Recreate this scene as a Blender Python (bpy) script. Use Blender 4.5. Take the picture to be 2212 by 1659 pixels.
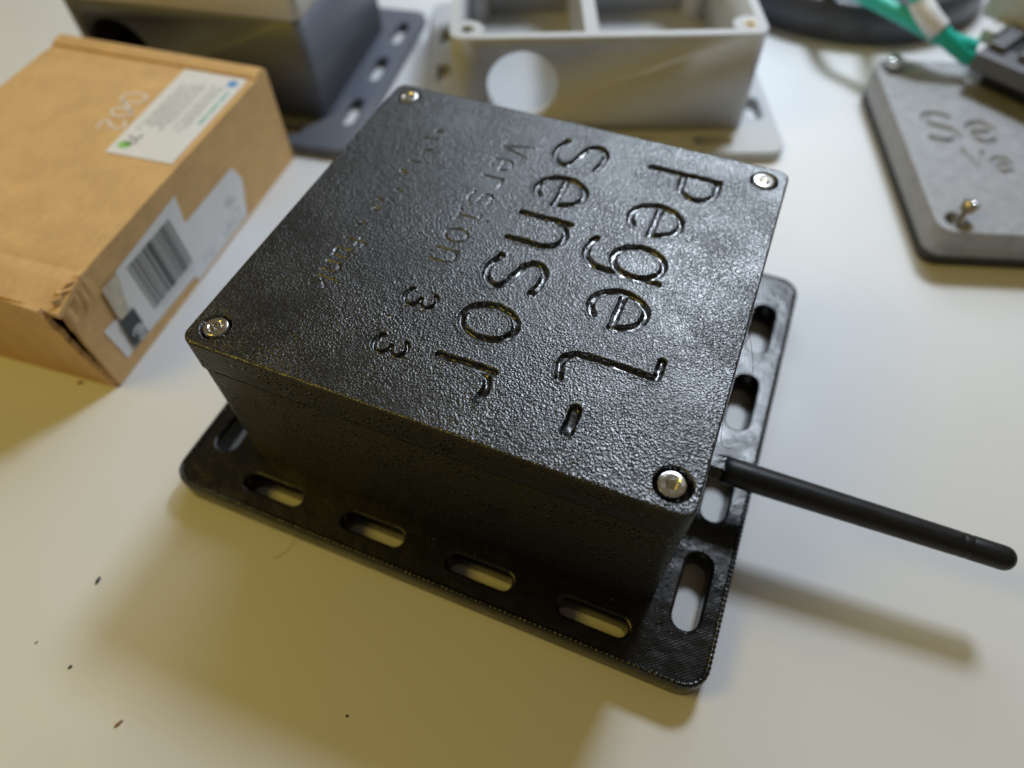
import bpy, bmesh, math, random
import numpy as np
from mathutils import Vector, Matrix

random.seed(7); rng = np.random.RandomState(11)
MM = 0.001
scene = bpy.context.scene
for o in list(bpy.data.objects): bpy.data.objects.remove(o)

# ------------------------------------------------------------------ camera
cam_d = bpy.data.cameras.new('camera'); cam = bpy.data.objects.new('camera', cam_d)
scene.collection.objects.link(cam); scene.camera = cam
CAM = Vector((45.624, -108.132, 171.461))
RIGHT = Vector((0.92592477, 0.37752242, -0.01183814))
DOWN = Vector((0.30373834, -0.76285758, -0.57078133))
FWD = Vector((-0.22451357, 0.52490488, -0.82101677))
m3 = Matrix((RIGHT, -DOWN, -FWD)).transposed()
cam.matrix_world = Matrix.Translation(CAM * MM) @ m3.to_4x4()
cam_d.sensor_width = 36; cam_d.lens = 1487.36 / 2212 * 36
cam_d.clip_start = 0.005; cam_d.clip_end = 20
cam_d.dof.use_dof = True
cam_d.dof.focus_distance = 0.141
cam_d.dof.aperture_fstop = cam_d.lens / 3.3
cam_d.dof.aperture_blades = 0

# ------------------------------------------------------------------ world, lamps, exposure
world = bpy.data.worlds.new('World'); scene.world = world; world.use_nodes = True
bg = world.node_tree.nodes['Background']
bg.inputs[0].default_value = (1.0, 0.81, 0.50, 1); bg.inputs[1].default_value = 0.12

def area_lamp(name, pos, target, size, size_y, power, color):
    ld = bpy.data.lights.new(name, 'AREA'); ld.shape = 'RECTANGLE'
    ld.size = size; ld.size_y = size_y; ld.energy = power; ld.color = color
    lo = bpy.data.objects.new(name, ld); scene.collection.objects.link(lo)
    lo.location = Vector(pos) * MM
    lo.rotation_euler = (Vector(target) - Vector(pos)).to_track_quat('-Z', 'Y').to_euler()
    return lo
cool = area_lamp('cool_desk_light', (75, 440, 520), (15, 190, 0), 0.12, 0.10, 1.12, (0.78, 0.88, 1.0))
cool.data.spread = math.radians(115)
area_lamp('window_light', (-130, 780, 600), (20, 60, 0), 0.60, 0.42, 2.7, (0.74, 0.87, 1.0))
area_lamp('warm_room_light', (-400, -220, 580), (-40, -40, 0), 0.26, 0.26, 1.15, (1.0, 0.73, 0.10))

scene.view_settings.view_transform = 'Standard'
scene.view_settings.look = 'None'
scene.view_settings.exposure = 0
scene.view_settings.gamma = 1
scene.view_settings.use_curve_mapping = False
scene.render.engine = 'CYCLES'
scene.cycles.caustics_reflective = False
scene.cycles.caustics_refractive = False

# ------------------------------------------------------------------ materials
def new_mat(name):
    m = bpy.data.materials.new(name); m.use_nodes = True
    nt = m.node_tree; b = nt.nodes['Principled BSDF']
    return m, nt, b
def N(nt, t, **kw):
    n = nt.nodes.new(t)
    for k, v in kw.items(): setattr(n, k, v)
    return n
def coords(nt, scale=(1, 1, 1), rot=(0, 0, 0)):
    tc = N(nt, 'ShaderNodeTexCoord'); mp = N(nt, 'ShaderNodeMapping')
    mp.inputs['Scale'].default_value = scale; mp.inputs['Rotation'].default_value = rot
    nt.links.new(tc.outputs['Object'], mp.inputs['Vector']); return mp.outputs['Vector']
def noise(nt, vec, scale, detail=2, rough=.5, dist=0):
    n = N(nt, 'ShaderNodeTexNoise'); nt.links.new(vec, n.inputs['Vector'])
    n.inputs['Scale'].default_value = scale; n.inputs['Detail'].default_value = detail
    n.inputs['Roughness'].default_value = rough; n.inputs['Distortion'].default_value = dist
    return n.outputs['Fac']
def ramp(nt, fac, stops):
    r = N(nt, 'ShaderNodeValToRGB'); nt.links.new(fac, r.inputs['Fac'])
    e = r.color_ramp.elements
    while len(e) < len(stops): e.new(0.5)
    for i, (p, c) in enumerate(stops):
        e[i].position = p; e[i].color = (c, c, c, 1) if not isinstance(c, tuple) else (*c, 1)
    return r.outputs['Color']
def bump(nt, b, height, strength, dist, prev=None):
    n = N(nt, 'ShaderNodeBump'); n.inputs['Strength'].default_value = strength
    n.inputs['Distance'].default_value = dist; nt.links.new(height, n.inputs['Height'])
    if prev is not None: nt.links.new(prev, n.inputs['Normal'])
    nt.links.new(n.outputs['Normal'], b.inputs['Normal']); return n.outputs['Normal']
def math_node(nt, op, a, bb):
    n = N(nt, 'ShaderNodeMath', operation=op)
    for i, v in enumerate((a, bb)):
        if isinstance(v, (int, float)): n.inputs[i].default_value = v
        else: nt.links.new(v, n.inputs[i])
    return n.outputs[0]

MAT = {}
def plain(name, col, rough=.5, metal=0, var=0.0, vscale=300, bstr=0, bscale=2000, spec=.5, coat=0):
    m, nt, b = new_mat(name)
    b.inputs['Base Color'].default_value = (*col, 1); b.inputs['Roughness'].default_value = rough
    b.inputs['Metallic'].default_value = metal; b.inputs['Specular IOR Level'].default_value = spec
    b.inputs['Coat Weight'].default_value = coat
    v = coords(nt)
    if var:
        f = noise(nt, v, vscale, 4, .6)
        lo = tuple(c * (1 - var) for c in col); hi = tuple(min(1, c * (1 + var)) for c in col)
        nt.links.new(ramp(nt, f, [(.3, lo), (.7, hi)]), b.inputs['Base Color'])
        nt.links.new(ramp(nt, f, [(.3, max(0, rough - .08)), (.7, min(1, rough + .08))]), b.inputs['Roughness'])
    if bstr: bump(nt, b, noise(nt, v, bscale, 2), bstr, .0003)
    MAT[name] = m; return m

def printed(name, col, rough=.45, layer=0.0004, lstr=.25, spec=.5, gloss_var=.1, nstr=.15, cvar=.03):
    """FDM print: fine horizontal layer lines, uneven extrusion"""
    m, nt, b = new_mat(name)
    b.inputs['Specular IOR Level'].default_value = spec
    v = coords(nt)
    f = noise(nt, v, 120 if cvar < .1 else 260, 4, .65)
    lo = tuple(c * (1 - cvar) for c in col); hi = tuple(min(1, c * (1 + cvar)) for c in col)
    nt.links.new(ramp(nt, f, [(.3, lo), (.7, hi)]), b.inputs['Base Color'])
    nt.links.new(ramp(nt, f, [(.3, rough - gloss_var * .4), (.7, rough + gloss_var * .4)]), b.inputs['Roughness'])
    vs = coords(nt, (25, 25, 1 / layer))
    lay = noise(nt, vs, 1.0, 2, .6)
    n1 = bump(nt, b, lay, lstr, .0003)
    bump(nt, b, noise(nt, v, 1500, 2), nstr, .0002, n1)
    MAT[name] = m; return m

# black lid top: pebbled glossy print
m, nt, b = new_mat('black_pebbled_plastic'); MAT['lid_top'] = m
v = coords(nt, (1, 1, 1), (0, 0, .5))
b.inputs['Base Color'].default_value = (.004, .0045, .0055, 1)
patch = noise(nt, v, 45, 3, .55)
att = N(nt, 'ShaderNodeAttribute'); att.attribute_name = 'groove'; groove = att.outputs['Fac']
flat = math_node(nt, 'SUBTRACT', 1.0, groove)
rgh = math_node(nt, 'MULTIPLY', ramp(nt, patch, [(.32, .27), (.7, .37)]), flat)
nt.links.new(math_node(nt, 'ADD', rgh, math_node(nt, 'MULTIPLY', groove, .20)), b.inputs['Roughness'])
vor = N(nt, 'ShaderNodeTexVoronoi', feature='SMOOTH_F1'); vor.inputs['Scale'].default_value = 2300
vor.inputs['Smoothness'].default_value = .6
nz = N(nt, 'ShaderNodeTexNoise'); nz.inputs['Scale'].default_value = 1500; nz.inputs['Detail'].default_value = 1
nt.links.new(v, nz.inputs['Vector'])
mx = N(nt, 'ShaderNodeVectorMath', operation='MULTIPLY_ADD'); mx.inputs[1].default_value = (.0005, .0005, .0005)
nt.links.new(nz.outputs['Color'], mx.inputs[0]); nt.links.new(v, mx.inputs[2]); nt.links.new(mx.outputs[0], vor.inputs['Vector'])
strg = ramp(nt, noise(nt, v, 70, 2), [(.3, .45), (.65, 1.0)])
hgt = math_node(nt, 'MULTIPLY', math_node(nt, 'MULTIPLY', vor.outputs['Distance'], strg), flat)
n1 = bump(nt, b, hgt, .46, .0004)
n2 = bump(nt, b, noise(nt, v, 1000, 3, .6), .14, .0003, n1)
b.inputs['Specular IOR Level'].default_value = 1.0; b.inputs['IOR'].default_value = 1.5

# black body sides: fine layer lines, scattered glossy blobs
m, nt, b = new_mat('black_layered_plastic'); MAT['black_side'] = m
b.inputs['Base Color'].default_value = (.0045, .0045, .0048, 1); b.inputs['Specular IOR Level'].default_value = .45
v = coords(nt)
wz = coords(nt, (40, 40, 1)); wv = N(nt, 'ShaderNodeTexWave', bands_direction='Z'); wv.inputs['Scale'].default_value = 300
wv.inputs['Distortion'].default_value = .8; wv.inputs['Detail'].default_value = 1; nt.links.new(wz, wv.inputs['Vector'])
n1 = bump(nt, b, wv.outputs['Fac'], .9, .0008)
vv = N(nt, 'ShaderNodeTexVoronoi'); vv.inputs['Scale'].default_value = 900; nt.links.new(coords(nt, (1, 1, .8)), vv.inputs['Vector'])
vz = coords(nt, (70, 70, 160)); gate = ramp(nt, noise(nt, vz, 1.0, 2), [(.46, 0.0), (.58, 1.0)])
spot = math_node(nt, 'MULTIPLY', ramp(nt, vv.outputs['Distance'], [(.12, 1.0), (.40, 0.0)]), gate)
n2 = bump(nt, b, spot, 1.0, .0012, n1)
nt.links.new(ramp(nt, spot, [(.05, .36), (.5, .14)]), b.inputs['Roughness'])
# black flange: smoother glossy
m, nt, b = new_mat('black_smooth_plastic'); MAT['black_flange'] = m
b.inputs['Base Color'].default_value = (.0045, .0045, .005, 1); b.inputs['Specular IOR Level'].default_value = .5
v = coords(nt)
nt.links.new(ramp(nt, noise(nt, v, 130, 4, .6), [(.3, .17), (.7, .33)]), b.inputs['Roughness'])
n1 = bump(nt, b, noise(nt, v, 170, 3, .6), .35, .0008)
vl = coords(nt, (1, 1, 1), (0, 0, .9)); wv = N(nt, 'ShaderNodeTexWave'); wv.inputs['Scale'].default_value = 520
wv.inputs['Distortion'].default_value = 1.5; nt.links.new(vl, wv.inputs['Vector'])
n2 = bump(nt, b, wv.outputs['Fac'], .10, .0003, n1)

plain('antenna_rubber', (.012, .012, .013), .42, var=.1, bstr=.05, bscale=3000, spec=.35)
plain('steel', (.78, .76, .72), .18, 1, var=.06, vscale=900, bstr=.05)
plain('steel_dull', (.55, .53, .50), .32, 1, var=.1, vscale=900)
plain('brass', (.70, .55, .32), .25, 1)
plain('filament', (.02, .02, .022), .3)
# table
m, nt, b = new_mat('white_laminate'); MAT['table'] = m
v = coords(nt)
nt.links.new(ramp(nt, noise(nt, v, 9, 4, .55), [(.3, (.745, .745, .75)), (.7, (.80, .80, .80))]), b.inputs['Base Color'])
nt.links.new(ramp(nt, noise(nt, v, 30, 4, .6), [(.3, .38), (.7, .52)]), b.inputs['Roughness'])
b.inputs['Specular IOR Level'].default_value = .35
bump(nt, b, noise(nt, v, 900, 2), .03, .0003)
# cardboard
def card(name, col):
    m, nt, b = new_mat(name); MAT[name] = m
    b.inputs['Roughness'].default_value = .8; b.inputs['Specular IOR Level'].default_value = .2
    v = coords(nt); vf = coords(nt, (700, 180, 400))
    f = math_node(nt, 'ADD', math_node(nt, 'MULTIPLY', noise(nt, v, 90, 5, .65), .6), math_node(nt, 'MULTIPLY', noise(nt, vf, 1, 3, .6), .4))
    nt.links.new(ramp(nt, f, [(.34, tuple(c * .86 for c in col)), (.66, tuple(c * 1.1 for c in col))]), b.inputs['Base Color'])
    bump(nt, b, noise(nt, v, 260, 4, .6), .22, .0005)
card('kraft_card', (.70, .45, .205))
card('kraft_card_edge', (.34, .20, .10))
plain('label_paper', (.80, .80, .81), .5, var=.03, vscale=60)
plain('label_back', (.62, .57, .45), .6, var=.15, vscale=300)
plain('ink_black', (.035, .045, .05), .45)
plain('ink_grey', (.42, .43, .44), .5)
plain('ink_blue', (.10, .32, .68), .5)
plain('ink_teal', (.12, .45, .38), .5)
plain('ink_green', (.30, .62, .16), .5)
plain('ink_white', (.80, .74, .70), .5)
printed('slate_print', (.125, .135, .17), .40)
printed('ivory_print', (.66, .65, .60), .5)
printed('white_print', (.50, .505, .515), .5, nstr=.08)
printed('grey_print', (.33, .33, .345), .5, nstr=.6, cvar=.16)
plain('gasket_dark', (.035, .037, .042), .55)
plain('spool_dark', (.055, .058, .07), .4, var=.1, vscale=80)
plain('device_grey', (.13, .135, .155), .45, var=.06, vscale=200)
plain('device_light', (.58, .58, .60), .45, var=.04, vscale=200)
plain('device_black', (.012, .013, .016), .5)
plain('cable_green', (.015, .50, .40), .4, var=.06, vscale=300)
plain('sleeve_white', (.76, .76, .77), .45, var=.05, vscale=400)
plain('crumb_black', (.02, .022, .02), .7)
plain('crumb_tan', (.40, .24, .12), .8)

# ------------------------------------------------------------------ mesh helpers (all lengths in mm)
def link(o): scene.collection.objects.link(o); return o
def obj_from(name, verts, faces, mat, parent=None, smooth=False):
    me = bpy.data.meshes.new(name)
    me.from_pydata([tuple(c * MM for c in v) for v in verts], [], faces)
    me.update()
    return obj_mesh(name, me, mat, parent, smooth)
def obj_mesh(name, me, mat, parent=None, smooth=False):
    me.materials.clear(); me.materials.append(MAT[mat] if isinstance(mat, str) else mat)
    if smooth: me.polygons.foreach_set('use_smooth', [True] * len(me.polygons))
    o = link(bpy.data.objects.new(name, me)); o.parent = parent
    return o
def empty(name, loc, rotz=0):
    o = link(bpy.data.objects.new(name, None)); o.empty_display_size = .01
    o.location = Vector(loc) * MM; o.rotation_euler = (0, 0, math.radians(rotz)); return o
def tag(o, label, cat, group=None):
    o['label'] = label; o['category'] = cat
    if group: o['group'] = group
    return o
def bm_obj(name, bm, mat, parent=None, smooth=False):
    me = bpy.data.meshes.new(name); bmesh.ops.scale(bm, vec=(MM, MM, MM), verts=bm.verts)
    bm.to_mesh(me); bm.free(); return obj_mesh(name, me, mat, parent, smooth)
def round_rect(x0, x1, y0, y1, r, n=6):
    pts = []
    for cx, cy, a0 in ((x1 - r, y1 - r, 0), (x0 + r, y1 - r, 90), (x0 + r, y0 + r, 180), (x1 - r, y0 + r, 270)):
        for i in range(n + 1):
            a = math.radians(a0 + 90 * i / n); pts.append((cx + r * math.cos(a), cy + r * math.sin(a)))
    return pts
def slot_pts(cx, cy, L, w, along_x, n=8):
    r = w / 2; h = L / 2 - r; pts = []
    for s, a0 in ((1, -90), (-1, 90)):
        for i in range(n + 1):
            a = math.radians(a0 + 180 * i / n); pts.append((s * h + r * math.cos(a), r * math.sin(a)))
    return [(cx + p, cy + q) if along_x else (cx + q, cy + p) for p, q in pts]
def circle_pts(cx, cy, r, n=28): return [(cx + r * math.cos(2 * math.pi * i / n), cy + r * math.sin(2 * math.pi * i / n)) for i in range(n)]
def plate_mesh(outline, holes, z0, z1, bevel=0.0):
    cu = bpy.data.curves.new('tmp', 'CURVE'); cu.dimensions = '2D'; cu.fill_mode = 'BOTH'
    for pts in [outline] + holes:
        s = cu.splines.new('POLY'); s.points.add(len(pts) - 1); s.use_cyclic_u = True
        for i, p in enumerate(pts): s.points[i].co = (p[0], p[1], 0, 1)
    cu.extrude = (z1 - z0) / 2 - bevel; cu.bevel_depth = bevel; cu.bevel_resolution = 1; cu.offset = -bevel
    o = link(bpy.data.objects.new('tmp', cu))
    dg = bpy.context.evaluated_depsgraph_get(); dg.update()
    me = bpy.data.meshes.new_from_object(o.evaluated_get(dg))
    bpy.data.objects.remove(o); bpy.data.curves.remove(cu)
    me.transform(Matrix.Diagonal((MM, MM, MM, 1)) @ Matrix.Translation((0, 0, (z0 + z1) / 2)))
    return me
def plate(name, outline, holes, z0, z1, bevel, mat, parent=None):
    return obj_mesh(name, plate_mesh(outline, holes, z0, z1, bevel), mat, parent)
def box(name, x0, x1, y0, y1, z0, z1, mat, parent=None, bevel=0, rotz=0):
    bm = bmesh.new(); bmesh.ops.create_cube(bm, size=1)
    for v_ in bm.verts: v_.co = ((x0 + x1) / 2 + v_.co.x * (x1 - x0), (y0 + y1) / 2 + v_.co.y * (y1 - y0), (z0 + z1) / 2 + v_.co.z * (z1 - z0))
    if bevel: bmesh.ops.bevel(bm, geom=bm.edges[:], offset=bevel, segments=2, affect='EDGES', profile=.5)
    return bm_obj(name, bm, mat, parent)
def lathe_verts(profile, axis_o, axis_d, n=32):
    d = Vector(axis_d).normalized(); up = Vector((0, 0, 1)) if abs(d.z) < .9 else Vector((1, 0, 0))
    e1 = d.cross(up).normalized(); e2 = d.cross(e1); O = Vector(axis_o); V = []; F = []
    for t, r in profile:
        for i in range(n):
            a = 2 * math.pi * i / n; V.append(tuple(O + d * t + (e1 * math.cos(a) + e2 * math.sin(a)) * r))
    for k in range(len(profile) - 1):
        for i in range(n):
            j = (i + 1) % n; F.append((k * n + i, k * n + j, (k + 1) * n + j, (k + 1) * n + i))
    F.append(tuple(range(n - 1, -1, -1))); F.append(tuple(range((len(profile) - 1) * n, len(profile) * n)))
    return V, F
def lathe(name, profile, o, d, mat, parent=None, n=32, smooth=True):
    V, F = lathe_verts(profile, o, d, n); ob = obj_from(name, V, F, mat, parent)
    if smooth:
        for p in ob.data.polygons: p.use_smooth = len(p.vertices) == 4
        me = ob.data; me.update()
    return ob
def tube(name, pts, rad, mat, parent=None, n=10):
    P = [Vector(p) for p in pts]; V = []; F = []; prev = None
    rr = rad if isinstance(rad, (list, tuple)) else [rad] * len(P)
    for i, p in enumerate(P):
        d = (P[min(i + 1, len(P) - 1)] - P[max(i - 1, 0)]).normalized()
        if prev is None:
            up = Vector((0, 0, 1)) if abs(d.z) < .9 else Vector((1, 0, 0)); e1 = d.cross(up).normalized()
        else: e1 = (prev - d * prev.dot(d)).normalized()
        prev = e1; e2 = d.cross(e1)
        for k in range(n):
            a = 2 * math.pi * k / n; V.append(tuple(p + (e1 * math.cos(a) + e2 * math.sin(a)) * rr[i]))
    for i in range(len(P) - 1):
        for k in range(n):
            j = (k + 1) % n; F.append((i * n + k, i * n + j, (i + 1) * n + j, (i + 1) * n + k))
    F.append(tuple(range(n - 1, -1, -1))); F.append(tuple(range((len(P) - 1) * n, len(P) * n)))
    o = obj_from(name, V, F, mat, parent)
    for p in o.data.polygons: p.use_smooth = len(p.vertices) == 4
    return o
def spline(ctrl, n=10):
    """Catmull-Rom through control points (any dimension)"""
    c = [np.array(p, float) for p in ctrl]; c = [2 * c[0] - c[1]] + c + [2 * c[-1] - c[-2]]; out = []
    for i in range(1, len(c) - 2):
        for k in range(n):
            t = k / n; p0, p1, p2, p3 = c[i - 1:i + 3]
            out.append(.5 * (2 * p1 + (p2 - p0) * t + (2 * p0 - 5 * p1 + 4 * p2 - p3) * t * t + (3 * p1 - p0 - 3 * p2 + p3) * t ** 3))
    out.append(c[-2]); return out
def boolean_cut(o, cutter):
    md = o.modifiers.new('cut', 'BOOLEAN'); md.object = cutter; md.operation = 'DIFFERENCE'; md.solver = 'EXACT'
    dg = bpy.context.evaluated_depsgraph_get(); dg.update()
    me = bpy.data.meshes.new_from_object(o.evaluated_get(dg)); o.modifiers.clear(); mats = list(o.data.materials)
    o.data = me; me.materials.clear(); me.materials.append(mats[0]); bpy.data.objects.remove(cutter)

# ------------------------------------------------------------------ stroke letters: (a along reading direction, b up), x-height 12
def arc(cx, cy, rx, ry, a0, a1, n=16): return [(cx + rx * math.cos(math.radians(a0 + (a1 - a0) * i / n)), cy + ry * math.sin(math.radians(a0 + (a1 - a0) * i / n))) for i in range(n + 1)]
GL = {
 'P': [[(-3.9, 0), (-3.9, 17.3)], [(-3.9, 17.3), (.6, 17.3)] + arc(.6, 12.9, 4.0, 4.4, 90, -90) + [(-3.9, 8.5)]],
 'e': [[(-5, 6.2), (5, 6.2)] + arc(0, 6.1, 5.1, 6.1, 0, 310, 30)],
 'g': [arc(-.1, 6.2, 4.8, 5.9, 0, 360, 30), spline([(4.8, 12.0), (4.75, 5), (4.6, -2.2), (2.2, -5.5), (-1.2, -6.1), (-4.4, -5.2)], 6)],
 'l': [[(-5.0, 18.7), (-.4, 18.7)], spline([(-.4, 18.7), (-.5, 12), (-.6, 5), (0, 1.2), (2.4, -.6), (6.6, .4)], 6)],
 '-': [[(-2.7, 6.1), (2.7, 6.1)]],
 's': [spline([(4.2, 11.6), (.8, 12.4), (-2.8, 12.2), (-4.7, 9.9), (-3.4, 7.4), (0, 6.2), (3.6, 4.9), (4.9, 2.5), (2.8, .1), (-.8, -.3), (-4.5, 1.0)], 5)],
 'n': [[(-4.6, 0), (-4.6, 12.3)], spline([(-4.5, 8.4), (-2.8, 11.4), (.2, 12.6), (3.2, 11.6), (4.6, 8.2)], 5) + [(4.6, 0)]],
 'o': [arc(0, 6.1, 4.7, 6.1, 0, 360, 30)],
 'r': [[(-3.4, 0), (-3.4, 12.3)], spline([(-3.3, 8.0), (-1.9, 11.2), (.8, 12.5), (4.3, 11.9)], 5)],
 'V': [[(-5.4, 17), (0, 0), (5.4, 17)]],
 'i': [[(-3, 12), (.2, 12), (.2, .3)], [(-4, .2), (4.2, .2)], [(.1, 17), (.2, 17.2)]],
 '3': [arc(-.4, 12.9, 4.8, 4.1, 150, -90, 14) + arc(-.4, 4.6, 5.4, 4.5, 90, -150, 14)],
 '.': [[(0, .6), (.1, .7)]],
 'f': [spline([(4.6, 17.4), (1.6, 17.8), (.1, 15.5), (0, 11), (0, 0)], 5), [(-4, 11.8), (4.2, 11.8)]],
 'u': [spline([(-4.6, 12), (-4.6, 4), (-3, .6), (0, -.3), (3.2, .9), (4.6, 4)], 5), [(4.6, 12), (4.6, 0)]],
 'k': [[(-4, 0), (-4, 17.5)], [(4.4, 12), (-3.6, 5.2)], [(-1.4, 7), (5, 0)]],
 'S': [spline([(4.6, 15.4), (1, 17), (-3, 16.6), (-5.2, 13.6), (-3.8, 10.4), (0, 8.7), (4, 6.8), (5.4, 3.6), (3, .5), (-.8, -.2), (-5.2, 1.4)], 5)],
 'R': [[(-4.4, 0), (-4.4, 17)]],
}
def strokes_for(text, start, pitch, base, scale, hw, depth, mode):
    """mode 'down': reads along -y, letter tops at +x ; mode 'across': reads along +x, tops at +y"""
    out = []
    for i, ch in enumerate(text):
        for pl in GL.get(ch, []):
            pts = []
            for a, b_ in pl:
                if mode == 'down': pts.append((base + b_ * scale, start - i * pitch - a * scale))
                else: pts.append((start + i * pitch + a * scale, base + b_ * scale))
            out.append((np.array(pts), hw, depth))
    return out
def vnoise(x, y, seed):
    r = np.random.RandomState(seed); T = r.rand(256, 256)
    xi = np.floor(x).astype(int); yi = np.floor(y).astype(int); fx = x - xi; fy = y - yi
    fx = fx * fx * (3 - 2 * fx); fy = fy * fy * (3 - 2 * fy)
    g = lambda a, c: T[a % 256, c % 256]
    return (g(xi, yi) * (1 - fx) + g(xi + 1, yi) * fx) * (1 - fy) + (g(xi, yi + 1) * (1 - fx) + g(xi + 1, yi + 1) * fx) * fy
def engraved_lid(name, W, D, r, ztop, zbot, step, strokes, holes, mat_top, mat_side, parent):
    """rounded lid whose top face is one height field: grooves, screw counterbores, uneven skin"""
    ins = .45; hw, hd = W / 2 - ins, D / 2 - ins; rr = r - ins
    nx = int(2 * hw / step); ny = int(2 * hd / step)
    X, Y = np.meshgrid(np.linspace(-hw, hw, nx + 1), np.linspace(-hd, hd, ny + 1), indexing='ij')
    ax = np.clip((np.abs(X) - (hw - rr)) / rr, 0, 1); ay = np.clip((np.abs(Y) - (hd - rr)) / rr, 0, 1)
    cm = (ax > 0) & (ay > 0)
    nxp = (hw - rr) + rr * ax * np.sqrt(1 - ay * ay / 2); nyp = (hd - rr) + rr * ay * np.sqrt(1 - ax * ax / 2)
    X = np.where(cm, np.sign(X) * nxp, X); Y = np.where(cm, np.sign(Y) * nyp, Y)
    Z = .10 * (vnoise(X / 9 + 40, Y / 9 + 40, 3) - .5) + .05 * (vnoise(X / 1.6 + 90, Y / 1.6 + 90, 5) - .5)
    wob = .30 * (vnoise(X / 1.1 + 200, Y / 1.1 + 200, 8) - .5) + .22 * (vnoise(X / .5 + 300, Y / .5 + 300, 9) - .5)
    G = np.zeros_like(X); LIP = np.zeros_like(X)
    for pts, h, dep in strokes:
        x0, y0 = pts.min(0) - h - 1.5; x1, y1 = pts.max(0) + h + 1.5
        msk = (X >= x0) & (X <= x1) & (Y >= y0) & (Y <= y1)
        if not msk.any(): continue
        px, py = X[msk], Y[msk]; d = np.full(px.shape, 1e9)
        for (ax_, ay_), (bx_, by_) in zip(pts[:-1], pts[1:]):
            vx, vy = bx_ - ax_, by_ - ay_; L2 = vx * vx + vy * vy + 1e-9
            t = np.clip(((px - ax_) * vx + (py - ay_) * vy) / L2, 0, 1)
            d = np.minimum(d, np.hypot(px - ax_ - t * vx, py - ay_ - t * vy))
        d = d + wob[msk] * (.9 if h > .5 else .35 * h)
        s = np.clip((h + .15 - d) / (.62 if h > .5 else .4), 0, 1); s = s * s * (3 - 2 * s)
        lump = .85 + .3 * vnoise(px / 1.6 + 17, py / 1.6 + 17, 21)
        G[msk] = np.maximum(G[msk], dep * s * lump)
        LIP[msk] = np.maximum(LIP[msk], .09 * min(1, dep) * np.exp(-((d - h - .32) / .22) ** 2))
    Z = Z + np.where(G > 0.02, 0, LIP) - G
    for hx, hy, hr, hdep in holes:
        d = np.hypot(X - hx, Y - hy) + .22 * (wob * 2); s = np.clip((hr - d) / .25, 0, 1)
        Z = np.where(s > 0, Z * (1 - s) - hdep * s, Z)
    edge = np.zeros_like(X, bool); edge[0, :] = edge[-1, :] = edge[:, 0] = edge[:, -1] = True
    Z = np.where(edge, 0, Z) + ztop
    nv = (nx + 1) * (ny + 1); idx = np.arange(nv).reshape(nx + 1, ny + 1)
    quads = np.stack([idx[:-1, :-1], idx[1:, :-1], idx[1:, 1:], idx[:-1, 1:]], -1).reshape(-1, 4)
    loop = np.concatenate([idx[:-1, 0], idx[-1, :-1], idx[:0:-1, -1], idx[0, :0:-1]])
    V = np.stack([X, Y, Z], -1).reshape(-1, 3)
    bx, by = V[loop, 0], V[loop, 1]
    # outward normals of the rounded outline
    qx = np.clip(bx, -(hw - rr), hw - rr); qy = np.clip(by, -(hd - rr), hd - rr)
    ox = bx - qx; oy = by - qy; ln = np.hypot(ox, oy); ox /= ln; oy /= ln
    rings = []; base = nv; Vs = [V]
    for off, z in ((.32, ztop - .14), (ins, ztop - .5), (ins, zbot + .3), (.2, zbot)):
        Vs.append(np.stack([bx + ox * off, by + oy * off, np.full(len(bx), z)], -1)); rings.append(np.arange(base, base + len(loop))); base += len(loop)
    allr = [loop] + rings; F2 = []
    for a_, b_ in zip(allr[:-1], allr[1:]):
        F2.append(np.stack([a_, b_, np.roll(b_, -1), np.roll(a_, -1)], -1))
    side = np.concatenate(F2); faces = np.concatenate([quads, side])
    V = np.concatenate(Vs) * MM
    me = bpy.data.meshes.new(name); me.vertices.add(len(V)); me.vertices.foreach_set('co', V.astype(np.float32).ravel())
    me.loops.add(len(faces) * 4); me.loops.foreach_set('vertex_index', faces.astype(np.int32).ravel())
    me.polygons.add(len(faces)); me.polygons.foreach_set('loop_start', np.arange(0, len(faces) * 4, 4, dtype=np.int32))
    me.polygons.foreach_set('loop_total', np.full(len(faces), 4, np.int32))
    me.materials.append(MAT[mat_top]); me.materials.append(MAT[mat_side])
    at_ = me.attributes.new('groove', 'FLOAT', 'POINT'); gv = np.zeros(len(V), np.float32); gv[:nv] = np.clip(G.ravel() / .45, 0, 1); at_.data.foreach_set('value', gv)
    mi = np.zeros(len(faces), np.int32); mi[len(quads) + len(loop):] = 1
    me.polygons.foreach_set('material_index', mi); sm = np.ones(len(faces), bool); me.polygons.foreach_set('use_smooth', sm)
    me.update(calc_edges=True); me.validate()
    o = link(bpy.data.objects.new(name, me)); o.parent = parent; return o

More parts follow.
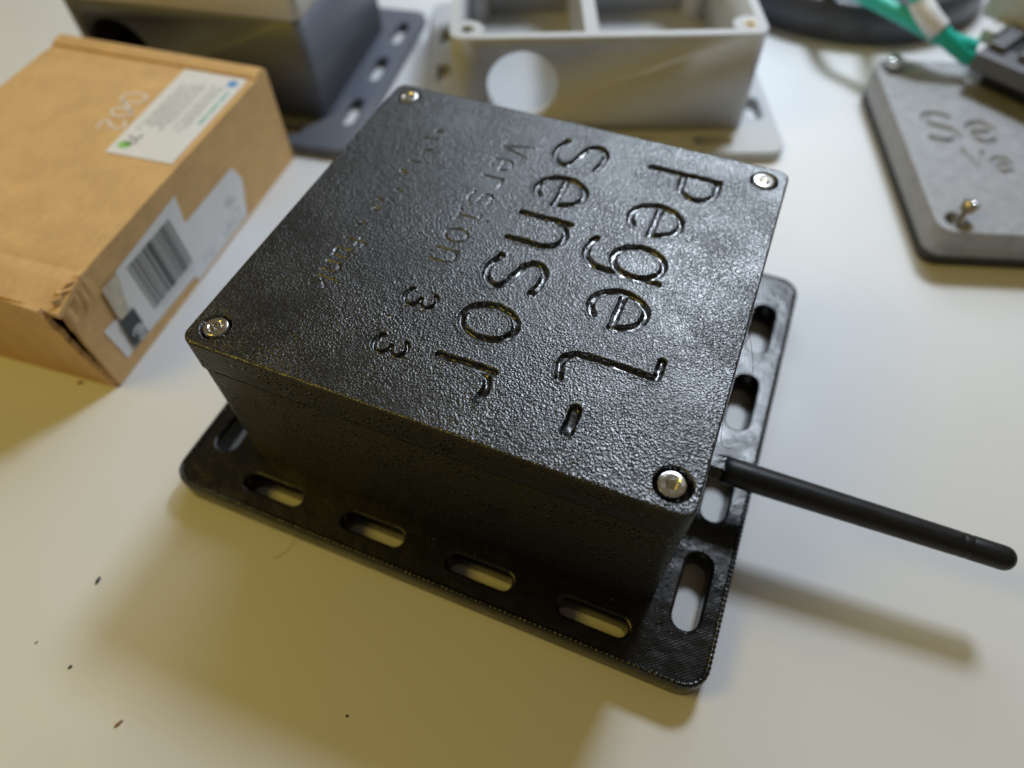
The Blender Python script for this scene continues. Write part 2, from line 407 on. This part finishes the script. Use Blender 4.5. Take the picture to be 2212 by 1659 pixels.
def socket_screw(name, x, y, z, parent, tilt=(0, 0), stem=6, mat='steel', hr=2.72):
    """socket head cap screw, z = top of head"""
    top = [(0, hr - .35), (.0, hr - .35)]
    prof = [(-stem - 3, 1.4), (-3.0, 1.45), (-3.0, hr), (-.35, hr), (-.1, hr - .12), (0, hr - .38), (0, 1.75), (-.18, 1.5)]
    V, F = lathe_verts(prof, (0, 0, 0), (0, 0, 1), 28); n = 28; F = F[:-1]
    last = (len(prof) - 1) * n
    # hexagonal recess
    k0 = len(V)
    for zz in (-.18, -2.4):
        for i in range(n):
            a = 2 * math.pi * i / n; e = (a + math.pi / 6) % (math.pi / 3) - math.pi / 6
            rr = 1.3 / math.cos(e); d = Vector(V[last + i]); dd = Vector((d.x, d.y, 0)).normalized()
            V.append((dd.x * rr, dd.y * rr, zz))
    for ra, rb in ((last, k0), (k0, k0 + n)):
        for i in range(n):
            j = (i + 1) % n; F.append((ra + i, ra + j, rb + j, rb + i))
    F.append(tuple(range(k0 + n, k0 + 2 * n)))
    o = obj_from(name, V, F, mat, parent)
    for p in o.data.polygons: p.use_smooth = len(p.vertices) == 4 and p.area > 0
    try: o.data.set_sharp_from_angle(angle=math.radians(35))
    except Exception: pass
    o.location = Vector((x, y, z)) * MM; o.rotation_euler = (math.radians(tilt[0]), math.radians(tilt[1]), random.uniform(0, 1))
    return o

# ================================================================== setting: table
tb = obj_from('table', [(-1100, -900, 0), (1100, -900, 0), (1100, 1500, 0), (-1100, 1500, 0)], [(0, 1, 2, 3)], 'table')
tb['kind'] = 'structure'; tb['label'] = 'white laminate table top'

# ================================================================== main black enclosure
enc = tag(empty('sensor_enclosure', (0, 0, 0)), 'black printed box with engraved lid and rod antenna on slotted base plate', 'enclosure')
# flange base plate
holes = []
for c in (-44.5, -15, 14.5, 43.5):
    for sgn in (-1, 1):
        holes.append(slot_pts(c, sgn * 58.9 + .9, 17.0, 4.3, True))
        holes.append(slot_pts(sgn * 64.0 - .4, c * .985 + .6, 19.5, 6.3, False))
plate('base_plate', round_rect(-72.4, 71.7, -65.4, 66.9, 6, 7), holes, 0.05, 8, .7, 'black_flange', enc)
# corrugated perimeter bead on the plate edge
def bead_ring(x0, x1, y0, y1, r, z, rad, amp, pitch):
    pts = round_rect(x0, x1, y0, y1, r, 10); pts.append(pts[0]); out = []
    for a_, b_ in zip(pts[:-1], pts[1:]):
        L = math.dist(a_, b_); n = max(1, int(L / .3))
        for i in range(n): out.append((a_[0] + (b_[0] - a_[0]) * i / n, a_[1] + (b_[1] - a_[1]) * i / n))
    s = 0; P = []; R = []
    for i, p in enumerate(out):
        s += math.dist(p, out[i - 1]) if i else 0
        k = 1.0 if p[0] > 20 else .35
        P.append((p[0], p[1], z)); R.append(rad + k * amp * (abs(math.sin(math.pi * s / pitch)) - .5) + random.uniform(-.03, .03))
    return P, R
P, R_ = bead_ring(-71.7, 71.0, -64.7, 66.2, 5.4, 7.75, .62, .34, 1.25)
tube('edge_bead', P, R_, 'black_flange', enc, 8)
# body
body = plate('body', round_rect(-55.35, 55.35, -50.7, 50.7, 3.2, 6), [], 7.9, 48.0, .25, 'black_side', enc)
plate('seam_gasket', round_rect(-54.8, 54.8, -50.1, 50.1, 3.2, 6), [], 47.8, 48.5, 0, 'gasket_dark', enc)
# lid with lettering
ST = []
ST += strokes_for('Pegel', 36.5, 15.15, 22.4, 1.0, .82, .9, 'down')
ST += strokes_for('-', 36.5 - 5 * 15.15 - .2, 15, 22.4, 1.0, 1.20, 1.1, 'down')
ST += strokes_for('sensor', 38.1, 15.15, -2.3, 1.0, .82, .9, 'down')
ST += strokes_for('Version 3.3', 34.3, 7.03, -16.6, .445, .33, .19, 'down')
for i in (8, 10): ST += strokes_for('3', 34.3 - i * 7.03, 7, -16.6, .445, .42, .75, 'down')
for i in range(9):   # worn, unreadable characters
    y0 = 34.0 - i * 4.85
    for k in range(2):
        a0 = (-37.8 + random.uniform(0, 3.4), y0 - random.uniform(-1.4, 1.4)); a1 = (a0[0] + random.uniform(.8, 2), a0[1] + random.uniform(-.9, .9))
        ST.append((np.array([a0, a1]), .28, random.uniform(.15, .34)))
ST += strokes_for('funk', 34.0 - 9 * 4.85 - 1.4, 4.75, -38.0, .30, .30, .18, 'down')
SC = [(-50, 45.25), (50, 45.25), (50, -45.25), (-50, -45.25)]
lid = engraved_lid('lid', 111.2, 101.9, 3.0, 58, 48.4, .2, ST, [(x + (.25 if k == 2 else 0), y, 3.75 if k == 2 else 3.35, 3.6) for k, (x, y) in enumerate(SC)], 'lid_top', 'black_side', enc)
for k, (x, y) in enumerate(SC):
    socket_screw('screw', x, y, 58.25 if k != 2 else 58.0, lid, tilt=((2, -3), (4, 2), (1, -1), (-3, 2))[k])
# antenna
A0 = Vector((54.5, -16.2, 20.6)); A1 = Vector((128.6, -13.6, 18.6)); ad = (A1 - A0).normalized(); AL = (A1 - A0).length
prof = [(7.0, 2.6), (7.4, 3.3), (9.5, 3.45), (20, 3.4), (AL - 13, 2.95), (AL - 12.4, 2.93), (AL - 12.2, 2.86), (AL - 11.9, 2.86), (AL - 11.7, 2.93), (AL - 10.3, 2.92), (AL - 10.1, 2.85), (AL - 9.8, 2.85), (AL - 9.6, 2.92), (AL - 3, 2.9)]
for i in range(1, 7):
    a = math.radians(90 * i / 6.2); prof.append((AL - 2.6 + 2.6 * math.sin(a), .3 + 2.6 * math.cos(a)))
ant = lathe('antenna', prof, A0, ad, 'antenna_rubber', enc, 36)
lathe('connector_nut', [(.6, 4.2), (3.2, 4.2), (3.6, 3.8), (3.6, 3.2), (7.6, 3.2)], A0, ad, 'black_flange', ant, 6, smooth=False)
lathe('washer', [(.8, 5.0), (1.7, 5.0)], A0, ad, 'steel_dull', ant, 24)
# blobs of print residue on the plate
bmr = bmesh.new()
for k in range(46):
    zone = random.choice(((52, 69, -62, -53), (52, 58, -50, -30), (-69, -56, -62, -45), (56, 61, -12, 60), (-30, 50, -56, -52)))
    x, y = random.uniform(zone[0], zone[1]), random.uniform(zone[2], zone[3]); r = random.uniform(.15, .5)
    M = Matrix.Translation((x, y, 8.0)) @ Matrix.Rotation(random.uniform(0, 3), 4, 'Z') @ Matrix.Diagonal((r * random.uniform(1, 2.4), r, r * .7, 1))
    bmesh.ops.create_icosphere(bmr, subdivisions=1, radius=1, matrix=M)
rs = bm_obj('print_residue', bmr, 'black_flange', enc, True); rs['kind'] = 'stuff'
# stray print filaments
def strand(pts, r=.045): tube('filament_strand', spline(pts, 6), r, 'filament', enc, 5)
strand([(55.4, 3.2, 57.5), (56.6, 2.0, 56), (56.9, -1.5, 54), (56.0, -4.2, 53)])
strand([(55.5, -2.0, 57), (57.6, -5.0, 54), (59.2, -8.5, 52), (59.4, -9.9, 51)])
strand([(55.5, -26.5, 57), (56.2, -29, 55), (56.8, -31, 54), (58.2, -31.6, 54), (59, -31, 54)])
strand([(-35, -65.3, 2), (-35.5, -68, .2), (-36.5, -71, .1), (-38, -72.3, .1)])
strand([(58.5, 21, 8.2), (61, 17, 8.6), (64.5, 12.5, 8.3)], .05)
strand([(59.5, -2, 8.2), (63, 1, 8.6), (68, 2, 8.3)], .05)
strand([(30, -7.2, 58.25), (33.5, -6.8, 58.6), (36.6, -5.0, 58.7)], .04)

# ================================================================== slate enclosure with ivory lid
def outline_enclosure(W, D, ml, mr, mf, mb, slots_x, slots_y, L=19, w=6):
    hs = [slot_pts(c, -D / 2 - mf * .44, L, w, True) for c in slots_x] + [slot_pts(c, D / 2 + mb * .44, L, w, True) for c in slots_x]
    hs += [slot_pts(W / 2 + mr * .5, c, L, w, False) for c in slots_y] + [slot_pts(-W / 2 - ml * .5, c, L, w, False) for c in slots_y]
    return round_rect(-W / 2 - ml, W / 2 + mr, -D / 2 - mf, D / 2 + mb, 6, 6), hs
def shell(name, W, D, r, z0, z1, t, mat, parent, hole=None):
    o = plate(name, round_rect(-W / 2, W / 2, -D / 2, D / 2, r, 6), [round_rect(-W / 2 + t, W / 2 - t, -D / 2 + t, D / 2 - t, max(.8, r - t * .6), 6)], z0, z1, 0, mat, parent)
    if hole:
        hx, hz, hr = hole
        V, F = lathe_verts([(-8, hr), (8, hr)], (hx, -D / 2, hz), (0, 1, 0), 40)
        c = obj_from('tmpcut', V, F, mat); c.parent = parent
        bpy.context.view_layer.update(); boolean_cut(o, c)
    return o
sl = tag(empty('sensor_enclosure', (-174.0, 119.9, 0), 9.5), 'slate grey printed box with ivory lid behind the cardboard box', 'enclosure')
W, D = 98, 75
ol, hs = outline_enclosure(W, D, 16, 16.5, 17, 16, (-33, 0, 33), (-29, 3, 33), 18, 6)
plate('base_plate', ol, hs, .05, 4.2, .5, 'slate_print', sl)
shell('body', W, D, 3.5, 4.1, 44, 3, 'slate_print', sl, (-31, 25, 12.5))
plate('floor', round_rect(-W / 2 + 2.8, W / 2 - 2.8, -D / 2 + 2.8, D / 2 - 2.8, 1.5, 4), [], 4.3, 6, 0, 'slate_print', sl)
plate('lid', round_rect(-W / 2 - .3, W / 2 + .3, -D / 2 - .3, D / 2 + .3, 3.8, 6), [], 44.02, 55, .6, 'ivory_print', sl)

# ================================================================== open white enclosure
wh = tag(empty('sensor_enclosure', (-31.5, 166.9, 0), 22.8), 'open white printed box without lid, round hole in its front wall', 'enclosure')
W, D = 113, 92
ol, hs = outline_enclosure(W, D, 15, 14, 15, 12, (-43.5, -14.5, 14.5, 43.5), (-32, -3, 26), 15, 5.6)
plate('base_plate', ol, hs, .05, 4.2, .5, 'white_print', wh)
shell('body', W, D, 5, 4.1, 42.6, 3.2, 'white_print', wh, (-30.8, 24.4, 13.2))
plate('floor', round_rect(-W / 2 + 3, W / 2 - 3, -D / 2 + 3, D / 2 - 3, 1.5, 4), [], 4.3, 6, 0, 'white_print', wh)
box('divider', -8.6, -3.4, -D / 2 + 3.0, D / 2 - 3.0, 5.9, 42.45, 'white_print', wh, .4)
for sx, sy, ins in ((1, -1, True), (-1, -1, False), (1, 1, True), (-1, 1, False)):
    cx, cy = sx * (W / 2 - 6.2), sy * (D / 2 - 6.2)
    o = plate('screw_boss', circle_pts(cx, cy, 6.1), [circle_pts(cx, cy, 2.3, 20)], 6, 42.68, .3, 'white_print', wh)
    if ins: obj_mesh('threaded_insert', plate_mesh(circle_pts(cx, cy, 2.4, 24), [circle_pts(cx, cy, 1.4, 18)], 34, 42.9, .2), 'brass', o)

# ================================================================== grey lid with device, right
gl = tag(empty('enclosure_lid', (146.7, 163.9, 0), 17.5), 'light grey printed lid with loose screws lying on the table', 'lid')
GS = strokes_for('Se', -40.2, 14.2, -1.6, .95, 1.35, 1.6, 'across') + strokes_for('Ve', -32.6, 8.2, -18.4, .64, 1.0, 1.3, 'across')
plate('gasket', round_rect(-55.2, 55.2, -50.6, 50.6, 5.4, 6), [], .05, 4.6, .3, 'gasket_dark', gl)
engraved_lid('cover', 111.2, 101.9, 6.2, 15, 4.5, .5, GS, [(sx * 49, sy * 44.6, 3.3, 3.2) for sx in (-1, 1) for sy in (-1, 1)], 'grey_print', 'grey_print', gl)
gs = (-46.2, -44.2, 17.5); 
for (lx, ly, tl, hh) in ((-48.6, -44.8, (-20, 14), 6.2), (-49.2, 44.6, (6, 4), 4.5)):
    a = math.radians(17.5)
    wx = 146.7 + lx * math.cos(a) - ly * math.sin(a); wy = 163.9 + lx * math.sin(a) + ly * math.cos(a)
    tx = math.sin(math.radians(tl[1])) * hh; ty = -math.sin(math.radians(tl[0])) * hh
    s = socket_screw('loose_screw', wx + tx, wy + ty, 15 + hh, None, tl, stem=9, mat='steel', hr=3.0)
    tag(s, 'steel socket screw tilted in the near corner hole of the grey lid' if hh > 6 else 'steel socket screw standing in the grey lid corner by the dark disc', 'screw')

# device on the grey lid
dv = tag(empty('terminal_module', (111.0, 188.0, 15), -27.5), 'dark grey terminal module with pale top standing on the grey lid', 'electronic module')
box('foot', 5, 52, 6, 16, .02, 7.2, 'device_black', dv, .3)
box('housing', 0, 60, 0, 34, 7.0, 13.6, 'device_grey', dv, .6)
for x0 in (0.3, 11.5, 23.5, 35.5, 47.5):
    box('rib', x0 + 1, x0 + 6.8, 5.5, 23.8, 13.4, 16.2, 'device_grey', dv, .5)
for x0 in (7.5, 18.8, 30.8, 42.8):
    box('clamp_opening_shade', x0 + .3, x0 + 4.6, 10.5, 23.0, 13.5, 13.9, 'device_black', dv, .05)  # solid black pads paint the dark inside clamp openings; housing is uncut
box('top_cover', -13, 62, 24, 60, 13.62, 27, 'device_light', dv, 2.2)
box('plug', -5.6, -.05, 13, 26, 10.5, 16, 'device_light', dv, .8)

# cables
def at(px, py, z):   # point on the view ray of a photo pixel (2212 px wide) at height z mm
    d = RIGHT * ((px - 1106) / 1487.36) + DOWN * ((py - 829.5) / 1487.36) + FWD
    s = (z - CAM.z) / d.z; return CAM + d * s
c1 = spline([at(2098, 128, 22), at(2078, 112, 24), at(2042, 80, 28), at(2012, 45, 32), at(1992, 12, 35), at(1978, -20, 37), at(1940, -90, 30), at(1890, -150, 12), at(1800, -190, 3.2)], 10)
c2 = spline([at(2102, 104, 25), at(2078, 96, 26), at(2045, 85, 26.5), at(2000, 62, 27), at(1950, 33, 27.5), at(1895, 4, 28), at(1830, -28, 27), at(1740, -80, 14), at(1650, -130, 3.2)], 10)
k1 = tag(tube('network_cable', c1, 3.2, 'cable_green', None, 14), 'green cable with a white label sleeve plugged into the terminal module', 'cable')
tube('label_sleeve', c1[24:46], 4.1, 'sleeve_white', k1, 16)
tag(tube('network_cable', c2, 3.2, 'cable_green', None, 14), 'bare green cable running beside the sleeved one over the dark disc', 'cable')

# dark round disc at the back
ds = lathe('round_disc', [(.05, 64.6), (1.2, 66), (16.5, 66), (17.8, 64.8), (18, 62), (18, 26), (17.6, 25)], (58.6, 296.4, 0), (0, 0, 1), 'spool_dark', None, 96)
tag(ds, 'thick dark round disc lying flat behind the white box', 'disc')

# ================================================================== cardboard box
CB = empty('cardboard_box', (-111.8, -44.1, 0), 5.24)
tag(CB, 'brown cardboard box with labels and a torn corner', 'box')
CW, CL, CH, T = 84.0, 113.9, 37.0, 1.6     # local: x from -CW to 0 (0 = labelled side), y 0..CL
def panel(name, verts, faces, mat='kraft_card'): return obj_from(name, verts, faces, mat, CB)
def grid_panel(name, fn, nu, nv, mat='kraft_card', thick=(0, 0, 0)):
    """fn(u,v) -> outer point ; thick = inward offset vector"""
    V = []; F = []
    for s in (0, 1):
        for i in range(nu + 1):
            for j in range(nv + 1):
                p = Vector(fn(i / nu, j / nv)) + Vector(thick) * s; V.append(tuple(p))
    w = nv + 1; M = (nu + 1) * w
    for i in range(nu):
        for j in range(nv):
            a = i * w + j; F.append((a, a + w, a + w + 1, a + 1)); F.append((M + a, M + a + 1, M + a + w + 1, M + a + w))
    bd = [i * w for i in range(nu + 1)] + [nu * w + j for j in range(1, nv + 1)] + [i * w + nv for i in range(nu - 1, -1, -1)] + [j for j in range(nv - 1, 0, -1)]
    for a, b_ in zip(bd, bd[1:] + bd[:1]): F.append((a, M + a, M + b_, b_))
    o = obj_from(name, V, F, mat, CB); bm = bmesh.new(); bm.from_mesh(o.data); bmesh.ops.recalc_face_normals(bm, faces=bm.faces); bm.to_mesh(o.data); bm.free()
    return o
def bumpf(x, c, w): return math.exp(-((x - c) / w) ** 2)
def side_fn(u, v):       # labelled side, u along y, v up ; near top corner crushed inward
    y = u * CL; z = .05 + v * (CH - .05)
    x = -.25 * math.sin(math.pi * u) * v
    k = bumpf(y, 0, 9) * max(0, v - .55) / .45
    x -= 2.0 * k * (.6 + .4 * math.sin(y * 1.3 + 4 * v)); z -= 2.6 * k * (.5 + .5 * math.cos(y * .9)); y += 1.6 * k
    x += .35 * bumpf(y, 9, 4) * math.sin(v * 9) * v
    return (x, y + .9, z)
grid_panel('side_panel', side_fn, 44, 14, thick=(-T, 0, 0))
def top_fn(u, v):        # u along x from left to right, v along y
    x = -CW + u * CW; y = v * CL; z = CH
    z -= .55 * bumpf(y, 13, 2.2); z -= .9 * max(0, (13 - y) / 13) ** 1.5
    z -= 2.2 * bumpf(x, 0, 8) * bumpf(y, 0, 8)
    z += .12 * math.sin(x * .07) * math.sin(y * .05) - .3 * bumpf(y, CL - 7.2, 1.0)
    return (x + .0 - .25 * math.sin(math.pi * v) * u, y, z)
grid_panel('top_panel', top_fn, 30, 60, thick=(0, 0, -T))
def front_fn(u, v):      # end panel facing the viewer, stops short of the side: open torn seam
    z = .05 + v * (CH - 1.6); gap = .6 + 3.6 * v ** 1.1 + .22 * math.sin(v * 40) + .15 * math.sin(v * 87 + 1)
    x = -CW + u * (CW - gap * (1 if u > .999 else u)); y = -1.3 * v * u ** 6 - .5 * math.sin(math.pi * v) * u + .5 * bumpf(z, 26, 2) * .6
    return (x, y - .2, z)
grid_panel('end_panel', front_fn, 26, 40, thick=(0, T, 0))
# dark corrugated core along the torn edge
cor = [(-(0.85 + 3.6 * (k / 60) ** 1.1) - .35, -.1 - 1.3 * (k / 60) - .5 * math.sin(math.pi * k / 60) + T * .5 + (.35 if k % 2 else -.35), .6 + k / 60 * (CH - 2.6)) for k in range(61)]
tube('torn_edge', cor, .38, 'kraft_card_edge', CB, 6)
grid_panel('left_panel', lambda u, v: (-CW, u * CL, .05 + v * (CH - T - .4)), 4, 4, thick=(T, 0, 0))
grid_panel('back_panel', lambda u, v: (-CW + T + u * (CW - 2 * T - .6), CL, .05 + v * (CH - T - .4)), 4, 4, thick=(0, -T, 0))
grid_panel('bottom_panel', lambda u, v: (-CW + T + u * (CW - 2 * T - 1), T + v * (CL - 2 * T - .4), .05), 4, 4, thick=(0, 0, 1.2))
# folded hem along the far top edge
grid_panel('hem_fold', lambda u, v: (-CW + .2 + u * (CW - .5), CL - 5.6 + v * 5.6, CH + .15 + 1.1 * math.sin(math.pi * (.12 + .55 * v))), 20, 8, thick=(0, 0, -.9))
# loose torn paper flap at crushed corner
grid_panel('torn_flap', lambda u, v: (-.6 + .9 * u - 1.2 * v + .4 * math.sin(9 * u), .6 + 9.0 * u + 1.5 * v, CH - 8 + 7.6 * v - 3 * (1 - u) * (1 - v) + .5 * math.sin(7 * u + 3 * v)), 10, 8, thick=(-.5, 0, 0))

# --- labels and print (flat paper with its print lying on it)
def tz(x, y): return top_fn(1 + x / CW, y / CL)[2]
def flat_poly(name, pts, lift, mat, parent, on='top'):
    if on == 'top': V = [(x, y, CH + .14 + lift) for x, y in pts]
    else: V = [(sx(y, z) + lift, y, z) for y, z in pts]
    return obj_from(name, V, [tuple(range(len(V)))], mat, parent)
def sx(y, z): return side_fn(max(0, min(1, (y - .9) / CL)), z / CH)[0] + .12 + .25 * bumpf(z, 12, 10) * bumpf(y, 46, 20)
def ribbon(name, pts, w, lift, mat, parent, on='top'):
    """stroke of print of width w"""
    V = []; F = []; P = [np.array(p, float) for p in pts]
    for i, p in enumerate(P):
        d = P[min(i + 1, len(P) - 1)] - P[max(0, i - 1)]; d = d / (np.linalg.norm(d) + 1e-9); n = np.array([-d[1], d[0]]) * w / 2
        for q in (p - n, p + n):
            V.append((q[0], q[1], CH + .14 + lift) if on == 'top' else (sx(q[0], q[1]) + lift, q[0], q[1]))
    for i in range(len(P) - 1): F.append((2 * i, 2 * i + 2, 2 * i + 3, 2 * i + 1))
    return obj_from(name, V, F, mat, parent)
def multi_ribbon(name, strokes, w, lift, mat, parent, on='top'):
    V = []; F = []
    for st in strokes:
        P = [np.array(p, float) for p in st]; b0 = len(V)
        for i, p in enumerate(P):
            d = P[min(i + 1, len(P) - 1)] - P[max(0, i - 1)]; d = d / (np.linalg.norm(d) + 1e-9); n = np.array([-d[1], d[0]]) * w / 2
            for q in (p - n, p + n):
                V.append((q[0], q[1], CH + .14 + lift) if on == 'top' else (sx(q[0], q[1]) + lift, q[0], q[1]))
        for i in range(len(P) - 1): F.append((b0 + 2 * i, b0 + 2 * i + 2, b0 + 2 * i + 3, b0 + 2 * i + 1))
    return obj_from(name, V, F, mat, parent)
top_label = flat_poly('address_label', [(-27.5, 110.2 - 3.0), (-2.6, 107.3), (-2.4, 60.0), (-26.2, 59.4)], .06, 'label_paper', CB)
rows = []
for r_ in range(13):
    x = -8.4 - r_ * 1.22; y = 101.5 - (r_ % 3) * 1.2 - (r_ > 8) * 2
    end = 74 + random.uniform(0, 8) - (3 if r_ > 4 else 0)
    if r_ in (4,): continue
    while y > end:
        L = random.uniform(1.2, 4.2); rows.append([(x, y), (x, max(end, y - L))]); y -= L + .7
multi_ribbon('fine_print', rows, .55, .13, 'ink_grey', top_label)
multi_ribbon('print_line', [[(-5.2, 99), (-5.2, 93)], [(-5.2, 92.2), (-5.2, 86)], [(-5.2, 85.3), (-5.2, 80)]], .9, .13, 'ink_teal', top_label)
flat_poly('blue_mark', circle_pts(-6.4, 103.4, 1.9, 20), .13, 'ink_blue', top_label)
flat_poly('green_mark', [(-22.4 + 2.3 * math.cos(t_), 64.2 + 1.7 * math.sin(t_)) for t_ in np.linspace(0, 2 * math.pi, 22)[:-1]], .13, 'ink_green', top_label)
multi_ribbon('conformity_mark', [arc(-21.5, 69.6, 1.9, 1.9, -160, 20, 12), arc(-21.5, 66.6, 1.9, 1.9, -160, 20, 12), [(-21.6, 66.4), (-21.2, 64.9)]], .5, .16, 'ink_black', top_label)
# handwritten 002 in white pencil
def on_top(px, py):
    p = at((300 + px / 2.4578) / 1.84448, (200 + py / 2.4578) / 1.84448, CH)
    a = math.radians(5.24); dx, dy = p.x + 111.8, p.y + 44.1
    return (dx * math.cos(a) + dy * math.sin(a), -dx * math.sin(a) + dy * math.cos(a))
hand = [spline([on_top(*q) for q in ((700, 495), (690, 450), (610, 425), (500, 440), (450, 485), (520, 515), (620, 515), (700, 480))], 6),
        spline([on_top(*q) for q in ((470, 500), (540, 590), (565, 620), (500, 645), (400, 645), (355, 615), (400, 575), (480, 575), (560, 612))], 6),
        spline([on_top(*q) for q in ((480, 690), (490, 735), (440, 768), (370, 760), (335, 715), (320, 690), (270, 705), (205, 775))], 6)]
multi_ribbon('handwriting', hand, .85, .05, 'ink_white', CB)
# barcode label on the side
def lab(name, pts, lift, mat, parent, n=8):
    """quad label draped on the side: pts = (y,z) bottom-left, bottom-right, top-right, top-left"""
    V = []; F = []
    for i in range(n + 1):
        for j in range(n + 1):
            u, v_ = i / n, j / n
            p = [(1 - u) * (1 - v_) * pts[0][k] + u * (1 - v_) * pts[1][k] + u * v_ * pts[2][k] + (1 - u) * v_ * pts[3][k] for k in (0, 1)]
            V.append((sx(*p) + lift, p[0], p[1]))
    for i in range(n):
        for j in range(n): a = i * (n + 1) + j; F.append((a, a + n + 1, a + n + 2, a + 1))
    return obj_from(name, V, F, mat, parent)
bl = lab('barcode_label', [(11.0, 5.0), (49.0, 3.6), (53.2, 31.0), (21.0, 29.2)], .06, 'label_paper', CB, 12)
lab('barcode_label_tail', [(8.0, 4.9), (11.0, 5.0), (13.2, 18.0), (7.2, 18.6)], .06, 'label_paper', CB, 5)
lab('label_back', [(13.2, 17.6), (15.0, 9.6), (21.2, 28.8), (14.2, 29.2)], .5, 'label_back', CB, 6)
bars = []; y = 25.0
r2 = random.Random(4)
while y < 46.6:
    w_ = r2.choice([.32, .32, .55, .8, 1.1]) if not 34.2 < y < 36.6 else 1.7
    bars.append((y, min(y + w_, 46.8))); y += w_ + r2.choice([.32, .45, .6])
V = []; F = []
for a_, b_ in bars:
    for k in range(9):
        z = 8.6 + (27.2 - 8.6) * k / 8; V += [(sx(a_, z) + .12, a_, z), (sx(b_, z) + .12, b_, z)]
    o0 = len(V) - 18
    for k in range(8): F.append((o0 + 2 * k, o0 + 2 * k + 1, o0 + 2 * k + 3, o0 + 2 * k + 2))
obj_from('barcode', V, F, 'ink_black', bl)
multi_ribbon('barcode_digits', [[(y_, 7.0), (y_ + 1.0, 7.0)] for y_ in np.arange(28, 46, 1.9)], .8, .1, 'ink_grey', bl, 'side')
lab('logo_square', [(11.6, 5.9), (18.6, 5.6), (19.0, 16.4), (12.6, 16.8)], .64, 'ink_black', bl, 6)
multi_ribbon('logo_ring', [[(16 + 2.3 * math.cos(t_), 8.6 + 2.3 * math.sin(t_)) for t_ in np.linspace(-2.3, 2.9, 30)], spline([(15.2, 9.8), (16.8, 9.7), (17.2, 8.3), (16.6, 7.6), (15.4, 7.9), (15.6, 8.8), (17, 8.9)], 5)], .55, .78, 'label_paper', bl, 'side')
l2 = lab('product_label', [(45, 1.2), (78.6, 1.6), (83.4, 14.4), (47, 20.6)], .03, 'label_paper', CB, 10)
l2b = lab('product_label_corner', [(47, 20.5), (83.4, 14.3), (80.6, 21.0), (47.0, 21.2)], .03, 'label_paper', CB, 10)
def txt(text, y0, pitch, z0, sc): # upright text along +y on the side
    return [[(y0 + i * pitch + a * sc, z0 + b_ * sc) for a, b_ in pl] for i, ch in enumerate(text) for pl in GL.get(ch, [])]
multi_ribbon('product_print', [[(73.6 + 2.2 * math.cos(t_), 6.0 + 2.6 * math.sin(t_)) for t_ in np.linspace(0, 2 * math.pi, 26)]] + txt('ru  uk', 52.6, 3.3, 3.4, .24), .42, .06, 'ink_grey', l2, 'side')
multi_ribbon('small_print', [[(70.5, 11.6), (76.5, 11.2)], [(71, 13.4), (75, 13.2)]], .9, .06, 'ink_grey', l2, 'side')

# ================================================================== crumbs on the table
def crumb(px, py, sx_, sy_, sz_, rot, mat, label):
    p = at(px, py, 0); bm = bmesh.new(); bmesh.ops.create_icosphere(bm, subdivisions=2, radius=1)
    for v_ in bm.verts:
        k = 1 + random.uniform(-.28, .28); v_.co = (v_.co.x * sx_ * k, v_.co.y * sy_ * k, max(v_.co.z, -.6) * sz_ * k)
    zmin = min(v_.co.z for v_ in bm.verts)
    for v_ in bm.verts: v_.co.z -= zmin
    o = bm_obj('crumb', bm, mat); o.location = (p.x * MM, p.y * MM, 0.00002); o.rotation_euler = (0, 0, rot)
    tag(o, label, 'crumb', 'crumbs on the table')
crumb(212, 1255, .42, 1.0, .3, .1, 'crumb_black', 'largest dark crumb left of the box shadow')
crumb(257, 1563, .36, .95, .3, -.35, 'crumb_tan', 'tan flake in front of the box shadow')
crumb(152, 1441, .28, .5, .2, -.6, 'crumb_black', 'tiny black speck at the corner of the box shadow')
crumb(79, 1388, .2, .42, .15, -.4, 'crumb_tan', 'tiny pale brown speck left of the box shadow')
crumb(750, 1547, .3, .3, .2, 0, 'crumb_black', 'tiny dark speck inside the box shadow')
crumb(174, 827, .45, 1.0, .4, -.7, 'crumb_tan', 'brown shred beside the torn cardboard box')
crumb(285, 790, .4, .6, .3, -.5, 'crumb_black', 'small dark bit against the torn cardboard corner') if False else None
